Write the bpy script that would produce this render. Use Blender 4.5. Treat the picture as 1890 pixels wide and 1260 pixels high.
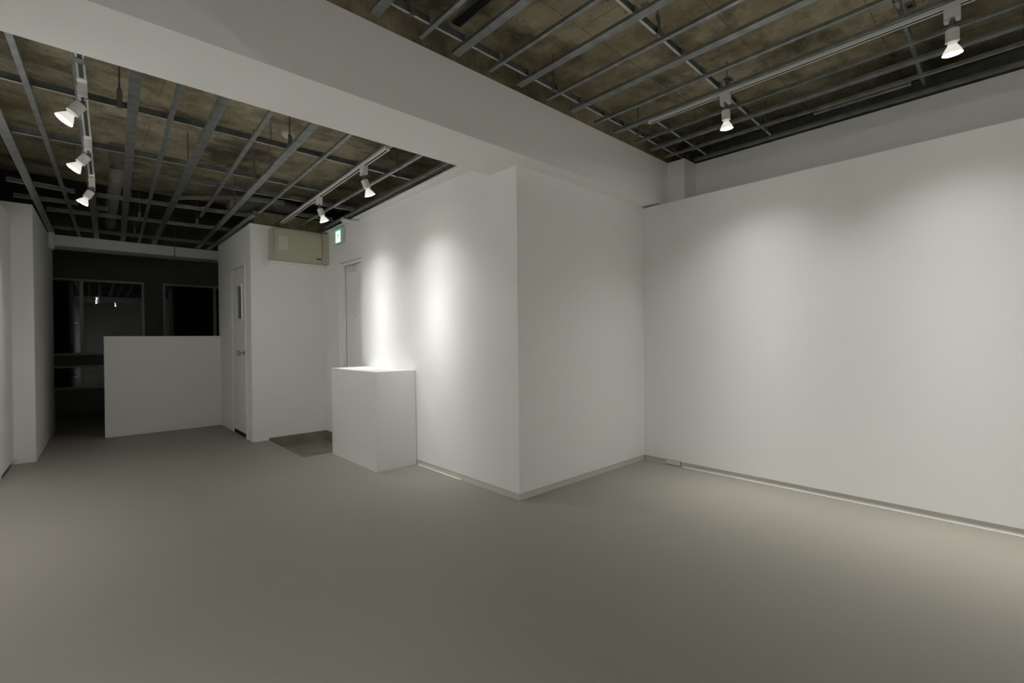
import bpy, bmesh, math, random
from mathutils import Vector, Matrix
random.seed(7)
for o in list(bpy.data.objects):
    bpy.data.objects.remove(o)
S = bpy.context.scene
COL = S.collection

# ------------------------------------------------------------------ camera
# world axes: +X recedes to the right of the picture, +Y recedes to its left, camera above the origin
CAM_H = 1.12
FPX, YAW, PITCH, ROLL = 871.574, 0.827167, -0.00553556, -0.0100563   # focal length for a 1890 px wide frame
fwd = Vector((math.cos(YAW) * math.cos(PITCH), math.sin(YAW) * math.cos(PITCH), math.sin(PITCH)))
rt0 = Vector((math.sin(YAW), -math.cos(YAW), 0))
up0 = rt0.cross(fwd)
right = rt0 * math.cos(ROLL) + up0 * math.sin(ROLL)
up = -rt0 * math.sin(ROLL) + up0 * math.cos(ROLL)
cam_data = bpy.data.cameras.new('camera')
cam_data.sensor_width = 36
cam_data.lens = FPX / 1890 * 36
cam_data.clip_start = 0.02
cam = bpy.data.objects.new('camera', cam_data)
COL.objects.link(cam)
R3 = Matrix((right, up, -fwd)).transposed()
cam.matrix_world = Matrix.Translation((0, 0, CAM_H)) @ R3.to_4x4()
S.camera = cam

# ------------------------------------------------------------------ world (night) and exposure
W = bpy.data.worlds.new('night')
S.world = W
W.use_nodes = True
W.node_tree.nodes['Background'].inputs[0].default_value = (0.02, 0.022, 0.028, 1)
W.node_tree.nodes['Background'].inputs[1].default_value = 0.02
S.view_settings.view_transform = 'Standard'
S.view_settings.look = 'None'
S.view_settings.gamma = 1
S.view_settings.use_curve_mapping = False
S.view_settings.exposure = 0.52
LAMP_W = 1.25            # power factor of one lamp (scales the beam profile below)
LAMP_COL = (1.0, 0.99, 0.975)

# ------------------------------------------------------------------ materials
def mat(name, col, rough=0.6, metal=0.0, bump=None, var=None, spec=0.5):
    """plain procedural surface: colour with a little large-scale variation and fine relief"""
    m = bpy.data.materials.new(name)
    m.use_nodes = True
    nt = m.node_tree
    b = nt.nodes['Principled BSDF']
    b.inputs['Roughness'].default_value = rough
    b.inputs['Metallic'].default_value = metal
    b.inputs['Specular IOR Level'].default_value = spec
    b.inputs['Base Color'].default_value = (*col, 1)
    tc = nt.nodes.new('ShaderNodeTexCoord')
    if var:
        sc, amt = var
        n = nt.nodes.new('ShaderNodeTexNoise')
        n.inputs['Scale'].default_value = sc
        n.inputs['Detail'].default_value = 4
        nt.links.new(tc.outputs['Object'], n.inputs['Vector'])
        r = nt.nodes.new('ShaderNodeValToRGB')
        r.color_ramp.elements[0].position = 0.3
        r.color_ramp.elements[1].position = 0.7
        r.color_ramp.elements[0].color = (*[c * (1 - amt) for c in col], 1)
        r.color_ramp.elements[1].color = (*[min(1, c * (1 + amt)) for c in col], 1)
        nt.links.new(n.outputs['Fac'], r.inputs['Fac'])
        nt.links.new(r.outputs['Color'], b.inputs['Base Color'])
    if bump:
        sc, st = bump
        n2 = nt.nodes.new('ShaderNodeTexNoise')
        n2.inputs['Scale'].default_value = sc
        n2.inputs['Detail'].default_value = 3
        nt.links.new(tc.outputs['Object'], n2.inputs['Vector'])
        bp = nt.nodes.new('ShaderNodeBump')
        bp.inputs['Strength'].default_value = st
        bp.inputs['Distance'].default_value = 0.002
        nt.links.new(n2.outputs['Fac'], bp.inputs['Height'])
        nt.links.new(bp.outputs['Normal'], b.inputs['Normal'])
    return m

def emit(name, col, strength):
    m = bpy.data.materials.new(name)
    m.use_nodes = True
    nt = m.node_tree
    b = nt.nodes['Principled BSDF']
    b.inputs['Base Color'].default_value = (*col, 1)
    b.inputs['Emission Color'].default_value = (*col, 1)
    b.inputs['Emission Strength'].default_value = strength
    return m

def concrete_mat():
    m = bpy.data.materials.new('bare_concrete')
    m.use_nodes = True
    nt = m.node_tree
    L = nt.links.new
    b = nt.nodes['Principled BSDF']
    b.inputs['Roughness'].default_value = 0.9
    tc = nt.nodes.new('ShaderNodeTexCoord')
    def noise(scale, detail, vec_scale=(1, 1, 1), rough=0.55):
        mp = nt.nodes.new('ShaderNodeMapping')
        mp.inputs['Scale'].default_value = vec_scale
        L(tc.outputs['Object'], mp.inputs['Vector'])
        n = nt.nodes.new('ShaderNodeTexNoise')
        n.inputs['Scale'].default_value = scale
        n.inputs['Detail'].default_value = detail
        n.inputs['Roughness'].default_value = rough
        L(mp.outputs['Vector'], n.inputs['Vector'])
        return n.outputs['Fac']
    def ramp(src, stops):
        r = nt.nodes.new('ShaderNodeValToRGB')
        e = r.color_ramp.elements
        while len(e) < len(stops):
            e.new(0.5)
        for el, (p, c) in zip(e, stops):
            el.position = p
            el.color = (*c, 1)
        L(src, r.inputs['Fac'])
        return r.outputs['Color']
    def mul(a, c, f=1.0):
        x = nt.nodes.new('ShaderNodeMix')
        x.data_type = 'RGBA'
        x.blend_type = 'MULTIPLY'
        x.inputs[0].default_value = f
        L(a, x.inputs[6])
        L(c, x.inputs[7])
        return x.outputs[2]
    base = ramp(noise(2.2, 6), [(0.30, (0.25, 0.215, 0.14)), (0.5, (0.45, 0.40, 0.27)), (0.72, (0.61, 0.56, 0.42))])
    # form-board grain, drawn out along the boards
    grain = ramp(noise(9, 5, (7, 0.7, 1)), [(0.34, (0.72, 0.70, 0.66)), (0.6, (1, 1, 1))])
    col = mul(base, grain, 0.35)
    mott = ramp(noise(6.5, 8, (1, 1, 1), 0.7), [(0.36, (0.45, 0.43, 0.40)), (0.56, (1, 1, 1))])
    col = mul(col, mott, 0.6)
    # dark stains, strengthened to imitate shading between the carriers, and small blow holes
    stain_shade = ramp(noise(1.3, 5, (1, 1.6, 1), 0.65), [(0.36, (0.20, 0.18, 0.15)), (0.50, (1, 1, 1))])
    col = mul(col, stain_shade, 0.8)
    pits = ramp(noise(38, 3), [(0.28, (0.25, 0.22, 0.18)), (0.36, (1, 1, 1))])
    col = mul(col, pits, 0.8)
    # joints of the form panels
    br = nt.nodes.new('ShaderNodeTexBrick')
    br.inputs['Scale'].default_value = 1.0
    br.inputs['Color1'].default_value = (1, 1, 1, 1)
    br.inputs['Color2'].default_value = (0.82, 0.81, 0.78, 1)
    br.inputs['Mortar'].default_value = (0.5, 0.47, 0.42, 1)
    br.inputs['Mortar Size'].default_value = 0.004
    br.inputs['Brick Width'].default_value = 0.9
    br.inputs['Row Height'].default_value = 0.6
    L(tc.outputs['Object'], br.inputs['Vector'])
    col = mul(col, br.outputs['Color'], 0.8)
    L(col, b.inputs['Base Color'])
    bp = nt.nodes.new('ShaderNodeBump')
    bp.inputs['Strength'].default_value = 0.5
    bp.inputs['Distance'].default_value = 0.01
    L(noise(14, 6), bp.inputs['Height'])
    L(bp.outputs['Normal'], b.inputs['Normal'])
    return m

def glass_mat():
    m = bpy.data.materials.new('window_glass')
    m.use_nodes = True
    nt = m.node_tree
    nt.nodes.remove(nt.nodes['Principled BSDF'])
    out = nt.nodes['Material Output']
    gl = nt.nodes.new('ShaderNodeBsdfGlossy')
    gl.inputs['Roughness'].default_value = 0.0
    tr = nt.nodes.new('ShaderNodeBsdfTransparent')
    tr.inputs['Color'].default_value = (0.82, 0.86, 0.84, 1)
    fr = nt.nodes.new('ShaderNodeFresnel')
    fr.inputs['IOR'].default_value = 1.5
    mx = nt.nodes.new('ShaderNodeMixShader')
    nt.links.new(fr.outputs[0], mx.inputs[0])
    nt.links.new(tr.outputs[0], mx.inputs[1])
    nt.links.new(gl.outputs[0], mx.inputs[2])
    nt.links.new(mx.outputs[0], out.inputs['Surface'])
    return m

M = {}
M['wall'] = mat('white_wall_paint', (0.90, 0.90, 0.88), 0.75, var=(0.8, 0.012), bump=(120, 0.06), spec=0.3)
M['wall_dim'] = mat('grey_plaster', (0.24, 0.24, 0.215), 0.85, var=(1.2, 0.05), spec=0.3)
M['floor'] = mat('grey_floor_paint', (0.335, 0.32, 0.272), 0.55, var=(0.5, 0.03), bump=(60, 0.03), spec=0.35)
M['mortar'] = mat('trowelled_mortar', (0.24, 0.225, 0.165), 0.7, var=(6, 0.2), bump=(40, 0.3))
M['mortar_dark'] = mat('dark_mortar', (0.085, 0.08, 0.055), 0.8, var=(6, 0.2), bump=(40, 0.3))
M['base'] = mat('grey_baseboard', (0.62, 0.61, 0.56), 0.6, var=(3, 0.04))
M['caulk'] = mat('white_sealant', (0.95, 0.94, 0.90), 0.4)
M['steel'] = mat('galvanised_steel', (0.35, 0.37, 0.375), 0.33, 0.85, var=(14, 0.22), bump=(90, 0.08))
M['steel_lit'] = mat('lit_tone_steel', (0.66, 0.68, 0.68), 0.35, 0.7, var=(14, 0.12))  # lighter copy of the steel, for the lit lower flange of the carriers
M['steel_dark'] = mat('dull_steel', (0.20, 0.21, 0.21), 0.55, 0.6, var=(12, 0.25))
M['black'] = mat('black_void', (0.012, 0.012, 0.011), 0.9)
M['rail'] = mat('white_enamel', (0.74, 0.74, 0.71), 0.35, var=(8, 0.02))
M['silver'] = mat('silver_rail', (0.72, 0.72, 0.70), 0.28, 0.6, var=(8, 0.05))
M['slot'] = mat('slot_shade', (0.03, 0.03, 0.03), 0.7)  # shade of the track slot put into the colour
M['plinth'] = mat('white_plinth_paint', (0.84, 0.84, 0.82), 0.6, var=(1.5, 0.01), bump=(120, 0.04), spec=0.3)
M['board'] = mat('beige_enamel', (0.50, 0.48, 0.37), 0.45, var=(2, 0.03))
M['board_light'] = mat('ivory_enamel', (0.62, 0.61, 0.52), 0.45, var=(2, 0.02))
M['plastic'] = mat('ivory_plastic', (0.72, 0.70, 0.62), 0.45, var=(6, 0.03))
M['chrome'] = mat('brushed_chrome', (0.55, 0.55, 0.53), 0.22, 1.0, var=(20, 0.05))
M['alu'] = mat('window_aluminium', (0.50, 0.50, 0.47), 0.45, 0.3, var=(9, 0.06))
M['duct'] = mat('duct_wrap', (0.21, 0.20, 0.175), 0.8, var=(9, 0.15), bump=(30, 0.3))
M['wood'] = mat('raw_plywood', (0.34, 0.27, 0.15), 0.8, var=(7, 0.2))
M['concrete'] = concrete_mat()
M['pocket_shade'] = mat('shaded_concrete_tone', (0.075, 0.075, 0.068), 0.95, var=(5, 0.35), bump=(30, 0.6))  # concrete given a darker colour to stand in for the unlit pocket
M['glass'] = glass_mat()
M['lens'] = emit('lit_lens', (1.0, 0.95, 0.84), 28)
M['reflector'] = emit('lit_reflector', (0.80, 0.77, 0.70), 0.55)
M['neck'] = emit('lit_neck_glass', (0.75, 0.76, 0.70), 0.25)
M['sign_white'] = emit('sign_lit_white', (0.92, 1.0, 0.94), 1.15)
M['sign_green'] = emit('sign_lit_green', (0.03, 0.36, 0.19), 0.75)

# ------------------------------------------------------------------ mesh helpers
def box(bm, x0, x1, y0, y1, z0, z1, T=None):
    ps = [(x, y, z) for z in (z0, z1) for y in (y0, y1) for x in (x0, x1)]
    v = [bm.verts.new(T @ Vector(p) if T else p) for p in ps]
    for f in ((0, 2, 3, 1), (4, 5, 7, 6), (0, 1, 5, 4), (2, 6, 7, 3), (0, 4, 6, 2), (1, 3, 7, 5)):
        bm.faces.new([v[i] for i in f])

def prism(bm, poly, z0, z1):
    """plan polygon (counter-clockwise) between two heights"""
    a = [bm.verts.new((x, y, z0)) for x, y in poly]
    b = [bm.verts.new((x, y, z1)) for x, y in poly]
    n = len(poly)
    bm.faces.new(list(reversed(a)))
    bm.faces.new(b)
    for i in range(n):
        bm.faces.new((a[i], a[(i + 1) % n], b[(i + 1) % n], b[i]))

def frame_axes(d):
    d = d.normalized()
    s = Vector((0, 0, 1)) if abs(d.z) < 0.9 else Vector((1, 0, 0))
    u = d.cross(s).normalized()
    return u, d.cross(u)

def lathe(bm, p, d, prof, seg=20, caps=True):
    """profile [(distance along d, radius)] turned about the axis p + t d"""
    p, d = Vector(p), Vector(d).normalized()
    u, w = frame_axes(d)
    rings = []
    for t, r in prof:
        rings.append([bm.verts.new(p + d * t + (u * math.cos(a) + w * math.sin(a)) * r)
                      for a in [2 * math.pi * k / seg for k in range(seg)]])
    for A, B in zip(rings, rings[1:]):
        for k in range(seg):
            bm.faces.new((A[k], A[(k + 1) % seg], B[(k + 1) % seg], B[k]))
    if caps:
        bm.faces.new(list(reversed(rings[0])))
        bm.faces.new(rings[-1])

def tube(bm, pts, r, seg=10):
    pts = [Vector(p) for p in pts]
    rings = []
    for i, p in enumerate(pts):
        d = (pts[min(i + 1, len(pts) - 1)] - pts[max(i - 1, 0)]).normalized()
        u, w = frame_axes(d)
        rings.append([bm.verts.new(p + (u * math.cos(a) + w * math.sin(a)) * r)
                      for a in [2 * math.pi * k / seg for k in range(seg)]])
    for A, B in zip(rings, rings[1:]):
        for k in range(seg):
            bm.faces.new((A[k], A[(k + 1) % seg], B[(k + 1) % seg], B[k]))
    bm.faces.new(list(reversed(rings[0])))
    bm.faces.new(rings[-1])

def mesh(name, build, smooth=False, bevel=0):
    bm = bmesh.new()
    build(bm)
    bmesh.ops.recalc_face_normals(bm, faces=bm.faces)
    if bevel:
        bmesh.ops.bevel(bm, geom=list(bm.edges), offset=bevel, segments=2, affect='EDGES')
    me = bpy.data.meshes.new(name)
    bm.to_mesh(me)
    bm.free()
    if smooth:
        for p in me.polygons:
            p.use_smooth = True
        try:
            me.set_sharp_from_angle(angle=math.radians(35))
        except Exception:
            pass
    return me

def obj(name, build, material, parent=None, smooth=False, bevel=0, label=None):
    me = build if isinstance(build, bpy.types.Mesh) else mesh(name, build, smooth, bevel)
    if not me.materials:
        me.materials.append(M[material])
    o = bpy.data.objects.new(name, me)
    COL.objects.link(o)
    if parent:
        o.parent = parent
        o.matrix_parent_inverse = Matrix.Identity(4)
    if label:
        o['label'] = label
    return o

def boxes(*bs):
    def f(bm):
        for b in bs:
            box(bm, *b)
    return f

def tag(o, label, cat, group=None):
    o['label'] = label
    o['category'] = cat
    if group:
        o['group'] = group
    return o

def struct(name, build, material, label=None, cat=None):
    o = obj(name, build, material)
    o['kind'] = 'structure'
    if label:
        o['label'] = label
        o['category'] = cat
    return o

def thing(name, label, cat, loc=(0, 0, 0), group=None):
    o = bpy.data.objects.new(name, None)
    COL.objects.link(o)
    o.location = loc
    o.empty_display_size = 0.05
    tag(o, label, cat, group)
    return o

# ------------------------------------------------------------------ key dimensions (metres)
XR, XK = 3.82, 2.236            # long gallery wall; side of the white block
YC, YE = 2.37, 5.81             # front of the white block; wall with the distribution board
XD = 1.42                       # wall with the small door
YB0, YB1, ZB = 2.215, 2.65, 2.317   # big beam
ZCR, ZCL = 2.73, 2.45           # underside of the steel ceiling frames: near bay, far bay
ZSR, ZSL = 2.98, 2.88           # concrete slabs
YN = -3.6                       # end of the room behind the camera
HB = 0.045                      # baseboard height
YW = 10.2                       # window wall
def xl(y): return -0.447 + 0.03 * (y - 6.37)      # long wall on the left, a little out of square
def xp(y): return -0.302 + 0.037 * (y - 6.37)     # flank of the pillar

# ------------------------------------------------------------------ floor
RX0, RY0 = 1.585, 4.705         # sunken entrance
struct('floor', boxes(
    (-3.0, 6.0, YN - 0.4, RY0, -0.20, 0.0),
    (-3.0, RX0, RY0, YE + 0.004, -0.20, 0.0),
    (-3.0, 6.0, YE + 0.004, YW + 0.4, -0.20, 0.0)), 'floor',
    'smooth grey painted floor of the empty gallery', 'floor')
struct('floor_entry', boxes((RX0, XK + 0.35, RY0, YE + 0.004, -0.20, -0.095)), 'mortar',
       'sunken brown mortar floor in front of the entrance door', 'floor')

# ------------------------------------------------------------------ walls
def wall_right(bm):
    box(bm, XR, 4.21, YN, YC, HB, 2.30)
    box(bm, XR + 0.014, 4.21, YN, YC, 0, HB)
struct('wall_right', wall_right, 'wall', 'long white gallery wall with a ledge on top', 'wall')
struct('wall_right_upper', boxes((4.21, 4.30, YN, 2.30, 2.30, 2.715)), 'wall',
       'white strip of wall set back above the ledge of the long gallery wall', 'wall')
struct('wall_right_pier', boxes((4.0, 4.21, 2.055, YB0 + 0.1, 2.30, 2.715)), 'wall',
       'short white pier standing on the ledge beside the big beam', 'pier')
struct('baseboard_right', boxes((XR + 0.008, XR + 0.016, YN, YC, 0.0, HB)), 'base',
       'grey recessed baseboard under the long gallery wall', 'baseboard')
struct('trim_1', boxes((XR + 0.001, XR + 0.010, YN, 1.99, 0.0, 0.004)), 'caulk',
       'thin white sealant line at the foot of the long gallery wall', 'sealant')

DY0, DY1, DZ = 4.80, 5.40, 2.012          # entrance door opening
def block_side(bm):
    box(bm, XK, XK + 0.13, YC, DY0, HB, ZB)
    box(bm, XK, XK + 0.13, YB1 - 0.02, DY0, ZB, 2.455)
    box(bm, XK, XK + 0.13, DY1, YE + 0.12, 0.024, 2.455)
    box(bm, XK, XK + 0.13, DY0, DY1, DZ, 2.455)
    box(bm, XK + 0.006, XK + 0.13, YC + 0.006, RY0, 0, HB)
    box(bm, XK, XK + 0.13, RY0, DY0, 0.024, HB)
struct('wall_block_side', block_side, 'wall', 'white flank of the projecting block, lit by two spotlights', 'wall')
def block_front(bm):
    box(bm, XK + 0.13, XR + 0.02, YC, YC + 0.13, HB, ZB)
    box(bm, XK + 0.13, XR + 0.02, YC + 0.006, YC + 0.13, 0, HB)
struct('wall_block_front', block_front, 'wall', 'white front of the projecting block below the beam', 'wall')
struct('baseboard_block_side', boxes((XK + 0.002, XK + 0.012, YC + 0.0122, RY0, 0.0, HB - 0.003)), 'base',
       'grey baseboard along the lit flank of the white block', 'baseboard')
struct('baseboard_block_front', boxes((XK + 0.002, XR + 0.01, YC + 0.002, YC + 0.012, 0.0, HB - 0.003)), 'base',
       'grey baseboard along the front of the white block', 'baseboard')
struct('trim_2', boxes((XK - 0.005, XK + 0.006, 3.05, 3.70, 0.0, 0.005)), 'caulk',
       'thin white sealant line beside the plinth', 'sealant')
# strip of old ceiling board left along the top of the flank
def strip(bm):
    prism(bm, [(2.105, YB1), (XK + 0.005, YB1), (XK + 0.005, YE), (2.20, YE)], 2.415, 2.428)
struct('trim_3', strip, 'wall', 'narrow strip of white ceiling board along the top of the white block', 'ceiling strip')

OY0, OY1 = 6.035, 6.715                    # small door opening in the wall X = XD
def wall_board(bm):
    box(bm, XD, RX0, YE, YE + 0.12, 0, 2.43)
    box(bm, RX0, XK, YE, YE + 0.12, 0.024, 2.43)
struct('wall_entry', wall_board, 'wall', 'white wall carrying the distribution board beside the entrance', 'wall')
struct('trim_4', boxes((RX0, XK + 0.02, YE + 0.001, YE + 0.0035, -0.12, 0.0235), (XK + 0.002, XK + 0.02, RY0, YE + 0.001, -0.12, 0.0235)), 'mortar',
       'dark mortar base below the wall of the entrance', 'base')
def wall_door(bm):
    box(bm, XD, XD + 0.12, YE + 0.12, OY0, 0, 2.425)
    box(bm, XD, XD + 0.12, OY1, 7.44, 0, 2.425)
    box(bm, XD, XD + 0.12, OY0, OY1, 2.005, 2.425)
struct('wall_door_side', wall_door, 'wall', 'white wall with the small glazed door', 'wall')
struct('wall_closet', boxes((XD + 0.12, 3.2, 7.35, 7.44, 0, 2.425), (3.1, 3.2, YE, 7.35, 0, 2.425),
                            (XD, 3.2, YE + 0.02, 7.44, 2.43, 2.445)), 'wall_dim',
       'grey walls and lid of the closet behind the small door', 'wall')
struct('wall_half', boxes((0.228, XD + 0.001, 7.35, 7.45, 0, 1.199)), 'wall',
       'chest-high white half wall in front of the dark window area', 'wall')

def wall_left(bm):
    y1 = 6.37
    prism(bm, [(xl(YN) - 0.25, YN), (xl(YN), YN), (xl(y1), y1), (xl(y1) - 0.25, y1)], HB, 2.30)
    prism(bm, [(xl(YN) - 0.25, YN), (xl(YN) - 0.012, YN), (xl(5.70) - 0.012, 5.70), (xl(5.70) - 0.25, 5.70)], 0, HB)
struct('wall_left', wall_left, 'wall', 'long white wall on the side of the first row of lamps', 'wall')
struct('baseboard_left', lambda bm: prism(bm, [(xl(YN) - 0.012, YN), (xl(YN) - 0.004, YN), (xl(5.70) - 0.004, 5.70), (xl(5.70) - 0.012, 5.70)], 0, HB - 0.002),
       'base', 'grey recessed baseboard ending before the white pillar', 'baseboard')
struct('wall_left_upper', lambda bm: prism(bm, [(-1.2, YN), (xl(YN) - 0.25, YN), (xl(6.37) - 0.25, 6.37), (-1.2, 6.37)], 0, 2.44),
       'wall_dim', 'grey structural wall behind the long white wall', 'wall')
struct('wall_pillar', lambda bm: prism(bm, [(-1.2, 6.37), (xp(6.37), 6.37), (xp(8.45), 8.45), (-1.2, 8.45)], 0, 2.437),
       'wall', 'white pillar with a long flank running towards the dark windows', 'pillar')
struct('wall_near', boxes((-1.4, 4.6, YN - 0.2, YN, 0, 3.0)), 'wall', 'white end wall of the gallery', 'wall')

# ------------------------------------------------------------------ beams
struct('beam_near', boxes((-1.2, 4.05, YB0, YB1, ZB, 2.44), (-1.2, 4.05, YB0, YB0 + 0.05, 2.44, 2.715)), 'wall',
       'wide white plastered beam crossing the whole room', 'beam')
struct('beam_core', boxes((-1.2, 4.6, YB0 + 0.055, YB1 - 0.05, 2.44, 3.1)), 'concrete',
       'bare concrete upper part of the wide beam', 'beam')
struct('beam_far', boxes((-0.6, 4.6, 8.05, 8.40, 2.325, 2.455)), 'wall',
       'narrow plastered beam in front of the dark windows', 'beam')

# ------------------------------------------------------------------ bare concrete overhead
def slab_near(bm):
    box(bm, -1.6, 4.6, YN - 0.2, YB0 + 0.06, ZSR, ZSR + 0.15)
def slab_far(bm):
    box(bm, -1.6, 2.75, YB1 - 0.06, 6.95, ZSL, ZSL + 0.15)
    box(bm, 0.74, 2.75, 6.2, 6.95, ZSL + 0.02, ZSL + 0.17)
ceil_near = struct('ceiling', slab_near, 'concrete', 'bare stained concrete slab above the steel frame by the long gallery wall', 'ceiling')
ceil_far = struct('ceiling_far', slab_far, 'concrete', 'bare stained concrete slab above the steel frame beyond the wide beam', 'ceiling')
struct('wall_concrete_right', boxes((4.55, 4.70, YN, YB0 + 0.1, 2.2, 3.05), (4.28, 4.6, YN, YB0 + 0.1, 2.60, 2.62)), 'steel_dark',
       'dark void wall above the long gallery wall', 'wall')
struct('wall_concrete_left', boxes((-1.6, -1.2, YN, 8.4, 2.2, 3.4)), 'concrete', 'bare concrete wall above the long white wall', 'wall')
struct('wall_concrete_entry', boxes((2.70, 2.85, YB1 - 0.06, YE + 0.3, 2.3, 3.0), (1.48, 2.75, YE + 0.09, YE + 0.2, 2.446, 2.60)), 'concrete',
       'bare concrete wall above the white block', 'wall')
struct('ceiling_end', boxes((-1.6, 2.75, 6.95, 8.3, 3.35, 3.45), (-1.6, 2.75, 6.952, 6.98, ZSL + 0.01, 3.4), (-1.6, 4.6, 8.10, 8.40, 2.456, 3.4)), 'pocket_shade',
       'concrete pocket with painted-in shade above the far end of the ceiling frame', 'ceiling')
# inserts and the long dark slot cast into the slab of the near bay
for (x, y) in ((2.375, 1.431), (3.483, 1.446), (3.477, 0.435)):
    a = obj('insert_box', boxes((x - 0.035, x + 0.035, y - 0.022, y + 0.022, ZSR - 0.008, ZSR)), 'steel_dark', ceil_near)
    obj('insert_hole', boxes((x - 0.018, x + 0.012, y - 0.012, y + 0.012, ZSR - 0.0095, ZSR - 0.007)), 'black', a)
def capsule(bm, x0, y0, x1, y1, r, z0, z1):
    d = math.atan2(y1 - y0, x1 - x0)
    pl = []
    for k in range(9):
        a = d - math.pi / 2 + math.pi * k / 8
        pl.append((x1 + r * math.cos(a), y1 + r * math.sin(a)))
    for k in range(9):
        a = d + math.pi / 2 + math.pi * k / 8
        pl.append((x0 + r * math.cos(a), y0 + r * math.sin(a)))
    prism(bm, pl, z0, z1)
sl = obj('slot_rim', lambda bm: capsule(bm, 1.66, 2.27, 1.66, 1.95, 0.036, ZSR - 0.006, ZSR), 'steel_dark', ceil_near,
         label='rusty rim of a long dark slot in the concrete')
obj('slot_opening', lambda bm: capsule(bm, 1.66, 2.265, 1.66, 1.955, 0.028, ZSR - 0.0075, ZSR - 0.005), 'black', sl)

# ------------------------------------------------------------------ dark area with windows
def wall_window(bm):
    box(bm, -1.2, 4.6, YW, YW + 0.15, 2.15, 2.75)
    box(bm, -1.2, -0.62, YW, YW + 0.15, 0, 2.15)
    box(bm, -0.62, 0.85, YW, YW + 0.15, 0, 0.39)
    box(bm, -0.62, 0.85, YW, YW + 0.15, 0.765, 0.93)
    box(bm, 0.85, 1.10, YW - 0.02, YW + 0.15, 0, 2.16)
    box(bm, 1.10, 2.60, YW, YW + 0.15, 0, 0.93)
    box(bm, 2.60, 4.6, YW, YW + 0.15, 0, 2.15)
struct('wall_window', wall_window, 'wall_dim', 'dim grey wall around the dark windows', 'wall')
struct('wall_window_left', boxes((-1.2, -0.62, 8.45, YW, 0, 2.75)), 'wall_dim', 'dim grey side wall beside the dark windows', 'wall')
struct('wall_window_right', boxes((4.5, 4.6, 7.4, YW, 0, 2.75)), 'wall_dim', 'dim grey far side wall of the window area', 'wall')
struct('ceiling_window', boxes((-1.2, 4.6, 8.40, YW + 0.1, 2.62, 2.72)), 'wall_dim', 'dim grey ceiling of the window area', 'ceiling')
def window(name, x0, x1, z0, z1, mullions, label):
    y0, y1 = YW + 0.03, YW + 0.08
    w = thing(name, label, 'window', ((x0 + x1) / 2, YW + 0.05, z0))
    w['kind'] = 'structure'
    ox, oy, oz = w.location
    t = 0.035
    def b(*a):
        return boxes((a[0] - ox, a[1] - ox, a[2] - oy, a[3] - oy, a[4] - oz, a[5] - oz))
    def fr(bm):
        for a in ((x0, x1, y0, y1, z0, z0 + t), (x0, x1, y0, y1, z1 - t, z1), (x0, x0 + t, y0, y1, z0, z1), (x1 - t, x1, y0, y1, z0, z1)):
            b(*a)(bm)
    obj('window_frame', fr, 'alu', w)
    xs = [x0 + t] + list(mullions) + [x1 - t]
    for mx in mullions:
        obj('mullion', b(mx - 0.022, mx + 0.022, y0 - 0.01, y1, z0 + t, z1 - t), 'alu', w)
    for i, (xa, xb) in enumerate(zip(xs, xs[1:])):
        yy = y0 + 0.02 + 0.008 * i
        obj('pane', b(xa, xb, yy, yy + 0.005, z0 + t, z1 - t), 'glass', w)
    return w
window('window_1', -0.62, 0.85, 0.93, 2.15, (0.053,), 'two-light dark window with a pale mullion above the rail')
window('window_2', 1.10, 2.60, 0.93, 2.15, (1.88,), 'dark window beyond the grey pier, behind the half wall')
window('window_3', -0.62, 0.85, 0.39, 0.765, (0.053,), 'low dark window below the grey rail')
for wx, wz in ((-0.02, 1.44), (-0.03, 0.58)):
    c = thing('window_catch', 'small metal catch on the %s dark window' % ('tall' if wz > 1 else 'low'), 'catch', (wx, YW + 0.03, wz))
    obj('catch_plate', boxes((-0.008, 0.008, -0.004, 0.03, -0.03, 0.03)), 'steel_dark', c)
    obj('catch_lever', boxes((-0.02, 0.02, -0.012, -0.004, -0.006, 0.006)), 'chrome', c)

TW = Matrix.Translation((0.3, YW, 0)) @ Matrix.Rotation(math.radians(-1.8), 4, 'Z') @ Matrix.Translation((-0.3, -YW, 0))
for o in list(COL.objects):
    if o.parent is None and (o.name.startswith('window_') or o.name == 'wall_window'):
        o.matrix_world = TW @ Matrix.Translation(o.location)
# ------------------------------------------------------------------ steel ceiling frames
def furring_mesh(w, L, name):
    """open-topped galvanised furring channel along +Y, underside at z = 0"""
    def f(bm):
        h = 0.019
        box(bm, -w / 2, w / 2, 0, L, 0.0012, 0.0028)
        for s in (-1, 1):
            xa, xb = sorted((s * w / 2, s * (w / 2 - 0.0016)))
            box(bm, xa, xb, 0, L, 0.0012, h)
            xa, xb = sorted((s * w / 2, s * (w / 2 - 0.007)))
            box(bm, xa, xb, 0, L, h - 0.0016, h)
            xa, xb = sorted((s * w / 2, s * (w / 2 - 0.0045)))
            box(bm, xa, xb, 0, L, 0.0, 0.0012)
        if w > 0.04:
            for s in (-1, 1):
                box(bm, s * 0.008 - 0.0025, s * 0.008 + 0.0025, 0, L, 0.0, 0.0012)
    me = mesh(name, f)
    me.materials.append(M['steel'])
    return me
def carrier_mesh(L):
    """38 x 12 mm channel along +X, underside at z = 0, open side towards -Y; web in a shaded tone, lower flange in a lit tone"""
    def f(bm):
        box(bm, 0, L, 0.0124, 0.014, 0.0016, 0.0364)
        bm.faces.ensure_lookup_table()
        box(bm, 0, L, 0, 0.014, 0, 0.0016)
        box(bm, 0, L, 0, 0.014, 0.0364, 0.038)
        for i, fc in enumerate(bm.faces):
            fc.material_index = 1 if 6 <= i < 12 else 0  # light and shade on one steel painted face by face
    me = mesh('carrier_channel', f)
    me.materials.append(M['steel_dark'])  # darker steel imitates the shaded web
    me.materials.append(M['steel_lit'])
    return me
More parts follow.
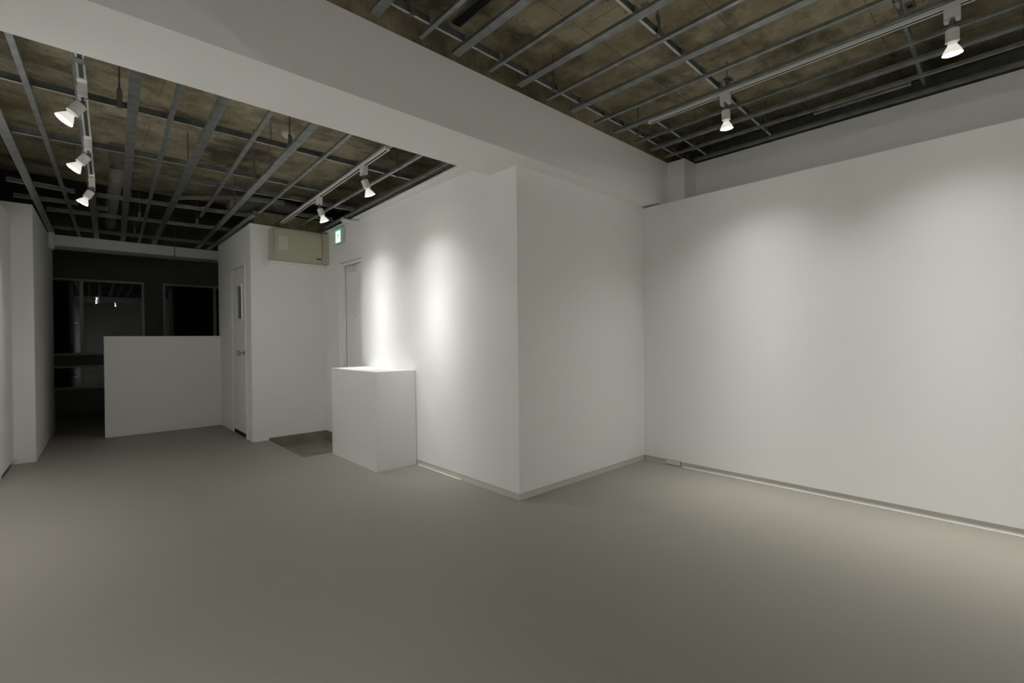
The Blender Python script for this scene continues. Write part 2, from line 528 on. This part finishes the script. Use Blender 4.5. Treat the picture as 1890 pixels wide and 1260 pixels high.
def clip_build(bm):
    box(bm, -0.016, 0.016, -0.004, 0.0, -0.004, 0.042)
    box(bm, -0.016, 0.016, -0.004, 0.020, 0.040, 0.042)
    box(bm, -0.016, 0.016, 0.017, 0.019, -0.004, 0.042)
clip_me = mesh('clip', clip_build)
clip_me.materials.append(M['steel'])
def bracket_build(bm):
    box(bm, -0.013, 0.013, -0.006, -0.003, -0.004, 0.10)
    box(bm, -0.013, 0.013, -0.006, 0.020, -0.004, -0.001)
    box(bm, -0.013, 0.013, 0.017, 0.020, -0.004, 0.045)
    box(bm, -0.013, 0.013, -0.006, 0.012, 0.097, 0.10)
    lathe(bm, (0, 0.004, 0.086), (0, 0, 1), [(0, 0.009), (0.010, 0.009)], 6)
    lathe(bm, (0, 0.004, 0.101), (0, 0, 1), [(0, 0.009), (0.010, 0.009)], 6)
bracket_me = mesh('hanger_bracket', bracket_build)
bracket_me.materials.append(M['steel_dark'])
rod_me = {}
def hanger(frame, x, y, z, ztop):
    key = round(ztop - z, 3)
    if key not in rod_me:
        rod_me[key] = mesh('hanger_rod', lambda bm: lathe(bm, (0, 0, 0), (0, 0, 1), [(0, 0.0045), (key - 0.07, 0.0045)], 8))
        rod_me[key].materials.append(M['steel_dark'])
    fx, fy, fz = frame.location
    r = obj('hanger_rod', rod_me[key], None, frame)
    r.location = (x - fx, y + 0.004 - fy, z + 0.07 - fz)
    b = obj('hanger_bracket', bracket_me, None, r)
    b.location = (0, -0.004, -0.07)

def ceiling_frame(label, z, joists, carriers, hangers, ztop):
    fr = thing('ceiling_frame', label, 'ceiling frame', (joists[0][0], joists[0][1], z), 'exposed steel ceiling frames')
    fx, fy, fz = fr.location
    cache = {}
    for (x0, y0, x1, y1, w) in joists:
        L = math.hypot(x1 - x0, y1 - y0)
        k = (w, round(L, 3))
        if k not in cache:
            cache[k] = furring_mesh(w, L, 'furring_channel')
        o = obj('furring_channel', cache[k], None, fr)
        o.location = (x0 - fx, y0 - fy, 0)
        o.rotation_euler = (0, 0, math.atan2(-(x1 - x0), y1 - y0))
    for (x0, y0, x1, y1) in carriers:
        L = math.hypot(x1 - x0, y1 - y0)
        ang = math.atan2(y1 - y0, x1 - x0)
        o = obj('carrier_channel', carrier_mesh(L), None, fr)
        o.location = (x0 - fx, y0 - fy, 0.0195)
        o.rotation_euler = (0, 0, ang)
        for (a0, b0, a1, b1, w) in joists:
            # where joist and carrier cross
            for yy in (y0, y1):
                pass
            t = 0.5
            for _ in range(4):
                yc = y0 + (y1 - y0) * t
                xj = a0 + (a1 - a0) * (yc - b0) / (b1 - b0)
                t = (xj - x0) / (x1 - x0)
            if 0.005 < t < 0.995 and min(b0, b1) < yc < max(b0, b1):
                c = obj('clip', clip_me, None, fr)
                c.location = (xj - fx, yc - fy, 0.0195)
                c.rotation_euler = (0, 0, ang)
    for (x, y) in hangers:
        hanger(fr, x, y, z + 0.0195, ztop)
    return fr

DBL, SGL = 0.050, 0.025
# near bay: channels run along Y
near = []
for x, w, s in ((-0.62, SGL, 0), (-0.38, DBL, 0), (-0.13, SGL, 0), (0.12, DBL, 0), (0.36, SGL, 0), (0.61, DBL, 0), (0.855, SGL, 0),
                (1.10, DBL, 0), (1.368, SGL, 0), (1.595, DBL, 0.0), (1.848, SGL, 0), (2.09, DBL, -0.020), (2.357, SGL, -0.008),
                (2.605, DBL, -0.015), (2.885, SGL, -0.010), (3.135, DBL, 0.0), (3.424, SGL, 0), (3.655, DBL, -0.010), (3.90, SGL, 0), (4.180, DBL, 0)):
    yend = 2.185 if x < 3.95 else 2.05
    near.append((x, yend, x + s * -1.4, YN + 0.02, w))
cr = [(-0.7, 2.05, 4.10, 2.105), (1.30, 1.305, 4.17, 1.388), (3.20, 1.872, 4.17, 1.925), (-0.7, 1.27, 1.34, 1.31),
      (-0.7, -0.42, 4.15, -0.40), (-0.7, -1.32, 4.15, -1.30), (-0.7, -2.22, 4.15, -2.20), (-0.7, -3.10, 4.15, -3.08)]
hr = [(1.25, 2.074), (2.31, 2.086), (3.33, 2.097), (2.318, 1.332), (3.25, 1.358), (4.02, 1.38), (1.42, 1.306), (0.4, 2.062), (0.4, 1.29),
      (2.3, -0.41), (3.3, -0.41), (1.3, -0.41), (3.3, -1.31), (1.3, -1.31), (2.3, -2.21)]
ceiling_frame('steel channel ceiling frame above the long gallery wall', ZCR, near, cr, hr, ZSR)
# far bay: channels a little out of square with the beam
k = (ZCL - 1.12) / (2.44 - 1.12)
far = []
for (xa, ya, xb, yb, w, ystop) in ((-0.36, 2.93, -0.222, 7.66, DBL, 8.02), (-0.203, 2.922, 0.016, 7.612, SGL, 8.02), (0.012, 2.92, 0.185, 7.777, DBL, 8.02),
                                   (0.223, 2.924, 0.438, 7.691, DBL, 8.02), (0.401, 2.937, 0.604, 7.722, SGL, 8.02), (0.601, 2.92, 0.760, 7.707, DBL, 8.02),
                                   (0.838, 2.912, 0.975, 5.932, SGL, 5.98), (1.084, 2.908, 1.204, 6.272, DBL, 7.95), (1.306, 2.91, 1.396, 5.426, SGL, 5.40),
                                   (1.574, 2.907, 1.692, 5.695, DBL, 5.78), (1.834, 2.909, 1.900, 5.692, SGL, 5.78), (2.078, 2.914, 2.16, 5.70, DBL, 5.78),
                                   (1.372, 5.48, 1.395, 7.9, DBL, 7.95)):
    s = (xb - xa) / (yb - ya)
    y0 = 2.665 if ya < 4 else 5.50
    far.append((xa * k + s * (y0 - ya * k), y0, xa * k + s * (ystop - ya * k), ystop, w))
cl = [(-0.40, 3.515, 2.16, 3.505), (-0.36, 4.36, 1.66, 4.30), (0.575, 4.755, 1.66, 4.735), (1.70, 4.745, 2.14, 4.725), (-0.42, 5.70, 0.0, 5.79),
      (0.14, 5.80, 1.40, 5.685), (-0.42, 6.28, 0.02, 6.26), (0.16, 6.34, 0.24, 6.335), (-0.22, 6.72, 1.38, 6.56), (-0.20, 7.70, 1.40, 7.64),
      (1.72, 5.30, 2.14, 5.28)]
hl = [(0.192, 3.513), (1.118, 3.509), (1.96, 3.506), (1.092, 4.318), (0.30, 4.34), (0.70, 4.752), (0.38, 5.775), (1.25, 5.70), (0.52, 6.645), (1.05, 6.592), (0.55, 7.675)]
ceiling_frame('steel channel ceiling frame beyond the wide white beam', ZCL, far, cl, hl, ZSL)

# ------------------------------------------------------------------ lighting tracks
def track(name, a, b, z, label, material, couplers=()):
    """white rail with a dark slot in its underside, from plan point a to plan point b, underside at z"""
    L = math.hypot(b[0] - a[0], b[1] - a[1])
    t = thing(name, label, 'lighting track', (a[0], a[1], z), 'lighting tracks')
    t.rotation_euler = (0, 0, math.atan2(-(b[0] - a[0]), b[1] - a[1]))
    w, h = 0.034, 0.0195
    def f(bm):
        box(bm, -w / 2, w / 2, 0.012, L - 0.012, h - 0.003, h)
        for s in (-1, 1):
            xa, xb = sorted((s * w / 2, s * (w / 2 - 0.003)))
            box(bm, xa, xb, 0.012, L - 0.012, 0, h - 0.003)
            xa, xb = sorted((s * (w / 2 - 0.003), s * 0.0085))
            box(bm, xa, xb, 0.012, L - 0.012, 0, 0.002)
    obj('rail', f, material, t)
    obj('slot', boxes((-w / 2 + 0.003, w / 2 - 0.003, 0.012, L - 0.012, 0.0022, h - 0.0031)), 'slot', t)  # dark filler imitates the shade inside the rail
    for y0 in (0, L - 0.012):
        obj('end_cap', boxes((-w / 2, w / 2, y0, y0 + 0.012, 0, h)), 'rail', t)
    for c in couplers:
        q = obj('coupler', boxes((-w / 2 - 0.002, w / 2 + 0.002, c, c + 0.05, -0.003, h - 0.001)), 'steel_dark' if c < 0.2 else 'rail', t)
    return t
TR_A, TR_B = (3.152, 1.895), (3.150, YN + 0.1)
TL_A, TL_B = (0.016, 2.80), (0.112, 5.42)
TB_A, TB_B = (1.584, 2.965), (1.690, 5.58)
track('lighting_track', TR_A, TR_B, ZCR - 0.0197, 'long white lighting track in front of the long gallery wall', 'rail')
track('lighting_track', TL_A, TL_B, ZCL - 0.0197, 'silver lighting track carrying three spotlights', 'silver', (0.14, 0.36, 1.22, 2.12))
track('lighting_track', TB_A, TB_B, ZCL - 0.0197, 'white lighting track carrying two spotlights near the entrance', 'rail')
track('lighting_track', (0.36, 1.95), (0.30, YN + 0.1), ZCR - 0.0197, 'white lighting track beside the long wall of the first row of lamps', 'rail')
def on(a, b, y):
    return a[0] + (b[0] - a[0]) * (y - a[1]) / (b[1] - a[1])

# ------------------------------------------------------------------ spotlights
# light distribution of a reflector bulb: narrow core, flat skirt cut off by the reflector edge
def beam(a):
    t = min(1, max(0, (56 - a) / 36))
    return 1000 * (math.exp(-(a / 16) ** 2) + 0.20 * t * t * (3 - 2 * t) + 0.004)
ANG = [2.0 * i for i in range(46)]
IES = bpy.data.texts.new('bulb_distribution')
IES.write('IESNA:LM-63-2002\nTILT=NONE\n1 1000 1 %d 1 1 2 0 0 0\n1 1 1\n' % len(ANG))
for i in range(0, len(ANG), 10):
    IES.write(' '.join('%.1f' % a for a in ANG[i:i + 10]) + '\n')
IES.write('0\n')
for i in range(0, len(ANG), 10):
    IES.write(' '.join('%.2f' % beam(a) for a in ANG[i:i + 10]) + '\n')

def spotlight(x, y, z, aim, label, group='spotlights on the tracks', power=1.0):
    """adapter under the track at height z, swivel stem, socket and lit reflector bulb turned towards aim"""
    t = thing('track_spotlight', label, 'spotlight', (x, y, z), group)
    def adapter(bm):
        box(bm, -0.019, 0.019, -0.030, 0.030, -0.050, 0.0)
        box(bm, -0.019, 0.019, -0.030, -0.012, -0.066, -0.050)
        box(bm, -0.019, 0.019, 0.012, 0.030, -0.066, -0.050)
    obj('adapter', adapter, 'rail', t, bevel=0.002)
    obj('lock_tab', boxes((-0.022, -0.019, -0.010, 0.010, -0.030, -0.006)), 'rail', t)
    obj('swivel', lambda bm: (lathe(bm, (0, 0, -0.05), (0, 0, -1), [(0, 0.006), (0.048, 0.006)], 10),
                              lathe(bm, (0, -0.012, -0.092), (0, 1, 0), [(0, 0.010), (0.024, 0.010)], 12)), 'steel_dark', t, True)
    piv = Vector((0, 0, -0.094))
    d = (Vector(aim) - (Vector((x, y, z)) + piv)).normalized()
    s = obj('socket', lambda bm: lathe(bm, piv, d, [(0.004, 0.012), (0.010, 0.024), (0.012, 0.0265), (0.066, 0.0265), (0.068, 0.024)], 24), 'rail', t, True)
    obj('socket_rim', lambda bm: lathe(bm, piv, d, [(0.064, 0.0275), (0.070, 0.0275)], 24), 'rail', s, True)
    bl = obj('bulb_reflector', lambda bm: lathe(bm, piv, d, [(0.084, 0.0185), (0.090, 0.022), (0.100, 0.0285), (0.112, 0.035), (0.122, 0.0385), (0.126, 0.039)], 28, False), 'reflector', t, True)
    obj('bulb_neck', lambda bm: lathe(bm, piv, d, [(0.068, 0.018), (0.084, 0.0185)], 20), 'neck', bl, True)
    obj('bulb_lens', lambda bm: lathe(bm, piv, d, [(0.1245, 0.0385), (0.128, 0.032), (0.1295, 0.016), (0.130, 0.002)], 28), 'lens', bl, True)
    head = piv + d * 0.148
    ld = bpy.data.lights.new('bulb_light', 'POINT')
    ld.energy = LAMP_W * power
    ld.shadow_soft_size = 0.014
    ld.color = LAMP_COL
    ld.use_nodes = True
    nt = ld.node_tree
    ies = nt.nodes.new('ShaderNodeTexIES')
    ies.mode = 'INTERNAL'
    ies.ies = IES
    nt.links.new(ies.outputs['Fac'], nt.nodes['Emission'].inputs['Strength'])
    lo = bpy.data.objects.new('bulb_light', ld)
    COL.objects.link(lo)
    lo.parent = t
    lo.location = head
    lo.rotation_euler = d.to_track_quat('-Z', 'Y').to_euler()
    return t
zr, zl = ZCR - 0.0197, ZCL - 0.0197
for y, lab in ((1.33, 'lit spotlight over the long gallery wall, next to the white pier and beam'),
               (0.237, 'lit spotlight over the long gallery wall, beside the grey conduit')):
    spotlight(on(TR_A, TR_B, y), y, zr, (XR - 0.33, y + 0.02, 0.0), lab, power=0.84)
for y, nth in ((-0.86, 'third'), (-1.95, 'fourth'), (-3.0, 'fifth')):
    spotlight(on(TR_A, TR_B, y), y, zr, (XR - 0.33, y, 0.0), '%s spotlight from the beam on the long gallery wall track' % nth, 'unseen end of the near tracks', power=1.05)
for y, lab in ((3.24, 'lit spotlight on the silver track, next to the wide beam'),
               (4.11, 'lit spotlight in the middle of the silver track'),
               (5.03, 'lit spotlight on the silver track, next to the dark end of the room')):
    spotlight(on(TL_A, TL_B, y), y, zl, (xl(y), y + (0.0 if y < 5 else 0.14), 1.5 if y < 5 else 1.25), lab, power=1.05 if y < 5 else 0.5)
for y, lab in ((3.37, 'lit spotlight on the white track near the entrance, next to the wide beam'),
               (4.37, 'lit spotlight on the white track near the entrance, next to the exit sign')):
    spotlight(on(TB_A, TB_B, y), y, zl, (XK, y - 0.02, 0.76), lab, power=0.53)
for y, nth in ((1.2, 'first'), (0.0, 'second'), (-1.2, 'third'), (-2.4, 'fourth')):
    spotlight(on((0.36, 1.95), (0.30, YN + 0.1), y), y, zr, (xl(y), y, 0.5), '%s spotlight from the beam on the white track without a ledge wall' % nth, 'unseen end of the near tracks')

# ------------------------------------------------------------------ plinth
pl = obj('plinth', boxes((1.848, XK - 0.003, 3.712, 4.655, 0.0, 0.850)), 'plinth', bevel=0.0025)
tag(pl, 'plain white box plinth standing against the lit wall', 'plinth')

# ------------------------------------------------------------------ doors
d1 = thing('door_1', 'narrow white door with a small dark window and chrome lever', 'door', (XD, OY0, 0))
d1['kind'] = 'structure'
def L1(*bs):
    return boxes(*[(a - XD, b - XD, c - OY0, d - OY0, e, f) for a, b, c, d, e, f in bs])
obj('door_frame', L1((XD - 0.008, XD + 0.12, OY0, OY0 + 0.024, 0, 2.005), (XD - 0.004, XD + 0.12, OY1 - 0.024, OY1, 0, 2.005),
                     (XD + 0.03, XD + 0.12, OY0 + 0.024, OY1 - 0.024, 1.998, 2.005)), 'wall', d1)
ya, yb = OY0 + 0.027, OY1 - 0.027
wy0, wy1, wz0, wz1 = 6.235, 6.505, 1.39, 1.785
leaf = obj('door_leaf', L1((XD + 0.006, XD + 0.042, ya, wy0, 0.047, 1.982), (XD + 0.006, XD + 0.042, wy1, yb, 0.047, 1.982),
                           (XD + 0.006, XD + 0.042, wy0, wy1, 0.047, wz0), (XD + 0.006, XD + 0.042, wy0, wy1, wz1, 1.982)), 'wall', d1)
obj('undercut_shade', L1((XD + 0.012, XD + 0.03, ya, yb, 0.0, 0.046)), 'black', d1)  # black strip standing in for the shade under the leaf
obj('window_bead', L1((XD - 0.004, XD + 0.012, wy0 - 0.014, wy0 + 0.004, wz0 - 0.014, wz1 + 0.014), (XD - 0.004, XD + 0.012, wy1 - 0.004, wy1 + 0.014, wz0 - 0.014, wz1 + 0.014),
                      (XD - 0.004, XD + 0.012, wy0, wy1, wz0 - 0.014, wz0 + 0.004), (XD - 0.004, XD + 0.012, wy0, wy1, wz1 - 0.004, wz1 + 0.014)), 'wall', leaf)
obj('pane', L1((XD + 0.022, XD + 0.027, wy0 - 0.003, wy1 + 0.003, wz0 - 0.003, wz1 + 0.003)), 'glass', leaf)
def knob(bm):
    o = Vector((0.006, 6.150 - OY0, 0.988))
    lathe(bm, o, (-1, 0, 0), [(0, 0.032), (0.006, 0.032), (0.010, 0.024)], 20)
    lathe(bm, o, (-1, 0, 0), [(0.006, 0.012), (0.036, 0.012), (0.042, 0.024), (0.052, 0.030), (0.066, 0.030), (0.074, 0.023), (0.076, 0.004)], 20)
obj('knob', knob, 'chrome', leaf, True, label='round chrome knob')

d2 = thing('door_2', 'plain white entrance door in a deep reveal beside the lit wall', 'door', (XK, DY0, 0))
d2['kind'] = 'structure'
def L2(*bs):
    return boxes(*[(a - XK, b - XK, c - DY0, d - DY0, e, f) for a, b, c, d, e, f in bs])
obj('door_frame', L2((XK + 0.05, XK + 0.13, DY1 - 0.035, DY1, -0.095, DZ), (XK + 0.05, XK + 0.13, DY0, DY0 + 0.035, -0.095, DZ),
                     (XK + 0.05, XK + 0.13, DY0 + 0.035, DY1 - 0.035, DZ - 0.030, DZ)), 'wall', d2)
leaf2 = obj('door_leaf', L2((XK + 0.075, XK + 0.115, DY0 + 0.038, DY1 - 0.043, -0.090, DZ - 0.034)), 'wall', d2)
obj('gap_shade', L2((XK + 0.0745, XK + 0.128, DY1 - 0.0435, DY1 - 0.034, -0.09, DZ - 0.045)), 'black', d2)  # black strip painting the dark of the gap at the far jamb
clo = obj('door_closer', L2((XK + 0.035, XK + 0.075, 5.06, 5.24, 1.905, 1.955)), 'rail', leaf2)
obj('closer_arm', lambda bm: (tube(bm, [(0.055, 5.12 - DY0, 1.956), (0.055, 5.12 - DY0, 1.982), (0.02, 5.28 - DY0, 1.974), (0.055, 5.37 - DY0, 1.976)], 0.007, 8)), 'rail', clo)
obj('peephole', lambda bm: lathe(bm, (0.076, 5.115 - DY0, 1.40), (-1, 0, 0), [(0, 0.008), (0.004, 0.007)], 12), 'chrome', leaf2)
struct('wall_outside', boxes((XK + 0.132, XK + 0.15, DY0 - 0.1, DY1 + 0.1, -0.1, 2.1)), 'wall_dim', 'grey back of the entrance reveal', 'wall')

# ------------------------------------------------------------------ fittings
bd = thing('distribution_board', 'beige metal distribution board cabinet high on the entry wall', 'electrical cabinet', (1.92, YE, 2.03))
def LB(*bs):
    return boxes(*[(a - 1.92, b - 1.92, c - YE, d - YE, e - 2.03, f - 2.03) for a, b, c, d, e, f in bs])
obj('cabinet', LB((1.605, XK - 0.002, YE - 0.135, YE - 0.001, 2.030, 2.398)), 'board', bd)
dr = obj('cabinet_door', LB((1.628, 2.150, YE - 0.152, YE - 0.135, 2.042, 2.386)), 'board', bd, bevel=0.003)
obj('side_cover', LB((2.156, XK - 0.003, YE - 0.150, YE - 0.135, 2.036, 2.392)), 'board', bd)
obj('cover_plate', LB((1.660, 1.765, YE - 0.162, YE - 0.152, 2.145, 2.305)), 'board_light', dr, bevel=0.002)
obj('name_plate', LB((2.085, 2.140, YE - 0.1535, YE - 0.152, 2.078, 2.092)), 'black', dr)
obj('mount_rail', LB((1.60, XK - 0.002, YE - 0.05, YE - 0.001, 2.010, 2.030)), 'wall', bd)

rc = thing('round_wall_cover', 'round white blank cover below the distribution board', 'cover', (1.575, YE, 2.005))
obj('rim', lambda bm: lathe(bm, (0, 0, 0), (0, -1, 0), [(0, 0.053), (0.012, 0.053), (0.020, 0.046), (0.020, 0.034), (0.012, 0.030)], 28), 'wall', rc, True)
obj('hub', lambda bm: lathe(bm, (0, -0.011, 0), (0, -1, 0), [(0, 0.018), (0.012, 0.017), (0.014, 0.012)], 20), 'wall', rc, True)

ex = thing('exit_sign', 'small lit green and white running man exit sign on the wall', 'exit sign', (XK, 5.28, 2.225))
def LE(*bs):
    return boxes(*[(a - XK, b - XK, c - 5.28, d - 5.28, e - 2.225, f - 2.225) for a, b, c, d, e, f in bs])
obj('housing', LE((2.190, XK - 0.001, 5.195, 5.372, 2.225, 2.402)), 'board_light', ex, bevel=0.003)
pn = obj('sign_panel', LE((2.1875, 2.190, 5.203, 5.364, 2.231, 2.384)), 'sign_green', ex)
obj('sign_field', LE((2.1862, 2.1875, 5.214, 5.335, 2.234, 2.362)), 'sign_white', pn)
def man(bm):
    X, Y0, Z0 = -0.0508, 5.28, 2.225
    def seg(a, b, w):
        a, b = Vector((a[0], a[1])), Vector((b[0], b[1]))
        n = (b - a).normalized()
        n = Vector((-n.y, n.x)) * w / 2
        vs = [a + n, b + n, b - n, a - n]
        fr_ = [bm.verts.new((X, v.x - Y0, v.y - Z0)) for v in vs]
        bk = [bm.verts.new((X + 0.0008, v.x - Y0, v.y - Z0)) for v in vs]
        bm.faces.new(fr_)
        bm.faces.new(list(reversed(bk)))
        for i in range(4):
            bm.faces.new((fr_[i], fr_[(i + 1) % 4], bk[(i + 1) % 4], bk[i]))
    lathe(bm, (X + 0.0008, 5.270 - Y0, 2.342 - Z0), (-1, 0, 0), [(0, 0.010), (0.0008, 0.010)], 12)
    seg((5.272, 2.330), (5.282, 2.288), 0.020)      # torso
    seg((5.272, 2.326), (5.254, 2.308), 0.008)
    seg((5.254, 2.308), (5.240, 2.316), 0.007)
    seg((5.277, 2.326), (5.300, 2.318), 0.008)
    seg((5.300, 2.318), (5.304, 2.300), 0.007)
    seg((5.280, 2.290), (5.262, 2.268), 0.010)
    seg((5.262, 2.268), (5.268, 2.244), 0.008)
    seg((5.284, 2.290), (5.296, 2.266), 0.010)
    seg((5.296, 2.266), (5.318, 2.258), 0.008)
obj('running_man', man, 'sign_green', pn)

st = thing('conduit_stub', 'short white pipe stub poking out of the wall above the exit sign', 'pipe', (XK, 4.845, 2.385))
obj('pipe', lambda bm: lathe(bm, (-0.004, 0, 0), (-1, 0, 0), [(0, 0.020), (0.165, 0.020)], 18), 'rail', st, True)
obj('flange', lambda bm: lathe(bm, (0, 0, 0), (-1, 0, 0), [(0, 0.027), (0.006, 0.027)], 18), 'plastic', st, True)
obj('end_collar', lambda bm: lathe(bm, (-0.165, 0, 0), (-1, 0, 0), [(0, 0.025), (0.022, 0.025), (0.026, 0.014)], 18), 'plastic', st, True)

so = thing('baseboard_outlet', 'ivory outlet cover set into the baseboard near the corner', 'outlet', (XR, 2.09, 0.024))
obj('cover', boxes((-0.002, 0.010, -0.066, 0.066, -0.019, 0.018)), 'plastic', so, bevel=0.001)
obj('shadow_gap', boxes((0.004, 0.012, -0.069, 0.069, -0.023, 0.0208)), 'black', so)
for yy in (-0.045, 0.0):
    obj('outlet_screw', lambda bm: lathe(bm, (-0.001, yy, 0), (-1, 0, 0), [(0, 0.004), (0.002, 0.003)], 8), 'chrome', so)

sw = thing('wall_switch', 'small wall switch with three dark buttons beside the glazed door', 'switch', (XD, 6.93, 1.346))
obj('switch_plate', boxes((-0.006, 0, -0.035, 0.035, -0.062, 0.062)), 'wall', sw, bevel=0.0015)
for zz in (-0.038, 0, 0.038):
    obj('switch_button', boxes((-0.009, -0.006, -0.012, 0.012, zz - 0.011, zz + 0.011)), 'base', sw)

sd = thing('smoke_detector', 'round ivory smoke detector under the concrete slab beyond the beam', 'smoke detector', (1.323, 4.21, ZSL))
obj('detector_base', lambda bm: lathe(bm, (0, 0, 0), (0, 0, -1), [(0, 0.050), (0.016, 0.052)], 28), 'plastic', sd, True)
obj('detector_head', lambda bm: lathe(bm, (0, 0, -0.016), (0, 0, -1), [(0, 0.048), (0.012, 0.046), (0.026, 0.030), (0.030, 0.012)], 28), 'plastic', sd, True)

cd = thing('conduit', 'grey conduit pipe crossing the ceiling frame above the long gallery wall', 'pipe', (2.93, 0.427, ZCR + 0.05))
obj('pipe', lambda bm: tube(bm, [(0, 0, 0), (1.235, 0.022, 0)], 0.0125, 12), 'steel', cd, True)
for xx in (0.07, 0.42):
    obj('coupling', lambda bm: lathe(bm, (xx, xx * 0.018, 0), (1, 0.018, 0), [(0, 0.0165), (0.055, 0.0165)], 14), 'steel', cd, True)
obj('elbow', lambda bm: tube(bm, [(0, 0, 0), (-0.03, 0.0, 0.012), (-0.045, 0, 0.04), (-0.047, 0, ZSR - ZCR - 0.05)], 0.0125, 12), 'steel', cd, True)

ob = obj('channel_offcut', boxes((4.00, 4.03, 0.50, 1.05, ZCR + 0.021, ZCR + 0.045)), 'steel')
tag(ob, 'short loose channel offcut lying on the frame near the set-back wall strip', 'metal channel')

dp = thing('drain_pipe', 'grey wrapped drain pipe hanging inside the dark end of the ceiling frame', 'pipe', (0.275, 5.55, 2.62))
obj('pipe', lambda bm: tube(bm, [(0, 0, 0), (0.012, 0.9, 0), (0.045, 2.35, 0)], 0.052, 18), 'duct', dp, True)
obj('elbow', lambda bm: tube(bm, [(0, 0.0, 0), (0, -0.05, 0.012), (0, -0.085, 0.05), (0, -0.095, 0.10), (0, -0.095, ZSL - 2.62)], 0.056, 18), 'duct', dp, True)
obj('collar', lambda bm: lathe(bm, (0, 0.03, 0), (0, 1, 0), [(0, 0.058), (0.05, 0.058)], 18), 'duct', dp, True)

fd = obj('flexible_duct', lambda bm: tube(bm, [(0.78 + 0.92 * t, 6.20 - 0.62 * t + 0.08 * math.sin(6 * t), 2.68 + 0.03 * math.sin(5 * t)) for t in [i / 16 for i in range(17)]], 0.028, 12), 'duct', smooth=True)
tag(fd, 'pale flexible pipe sagging behind the ceiling frame near the glazed door', 'pipe')
vb = thing('ventilation_duct', 'dull round duct above the ceiling frame behind the distribution board', 'duct', (1.62, 5.75, 2.70))
obj('duct_body', lambda bm: lathe(bm, (-0.35, 0.35, 0.03), (1, 0, 0), [(0, 0.11), (0.30, 0.11), (0.34, 0.09), (0.72, 0.09)], 24), 'duct', vb, True)
obj('duct_band', lambda bm: lathe(bm, (-0.10, 0.35, 0.03), (1, 0, 0), [(0, 0.114), (0.03, 0.114)], 24), 'steel_dark', vb, True)

hc = thing('hanging_cable', 'thin dark cable with a small end box hanging in front of the far beam', 'cable', (1.01, 8.03, 2.46))
obj('cord', lambda bm: tube(bm, [(0, 0, 0.42), (0.004, 0, 0.1), (0, 0, -0.12)], 0.004, 8), 'steel_dark', hc, True)
obj('end_box', boxes((-0.014, 0.014, -0.012, 0.012, -0.150, -0.12)), 'board', hc)
cb = thing('cable', 'thin dark cable dangling from the slab to the ceiling frame beyond the beam', 'cable', (1.16, 4.10, ZSL))
obj('cord', lambda bm: tube(bm, [(0, 0, 0), (0.004, 0.01, -0.12), (-0.012, 0.02, -0.2), (0.006, 0.03, -0.3), (0.0, 0.05, -0.38)], 0.005, 8), 'steel_dark', cb, True)

pb = thing('pipe_cover', 'small white boxed pipe cover at the end of the pillar flank', 'pipe cover', (xp(7.9) + 0.022, 7.9, 2.26))
obj('cover_box', boxes((-0.020, 0.030, -0.025, 0.13, 0.0, 0.20)), 'wall', pb, bevel=0.003)
obj('cover_lip', boxes((0.0, 0.036, -0.03, 0.135, 0.165, 0.185)), 'wall', pb)
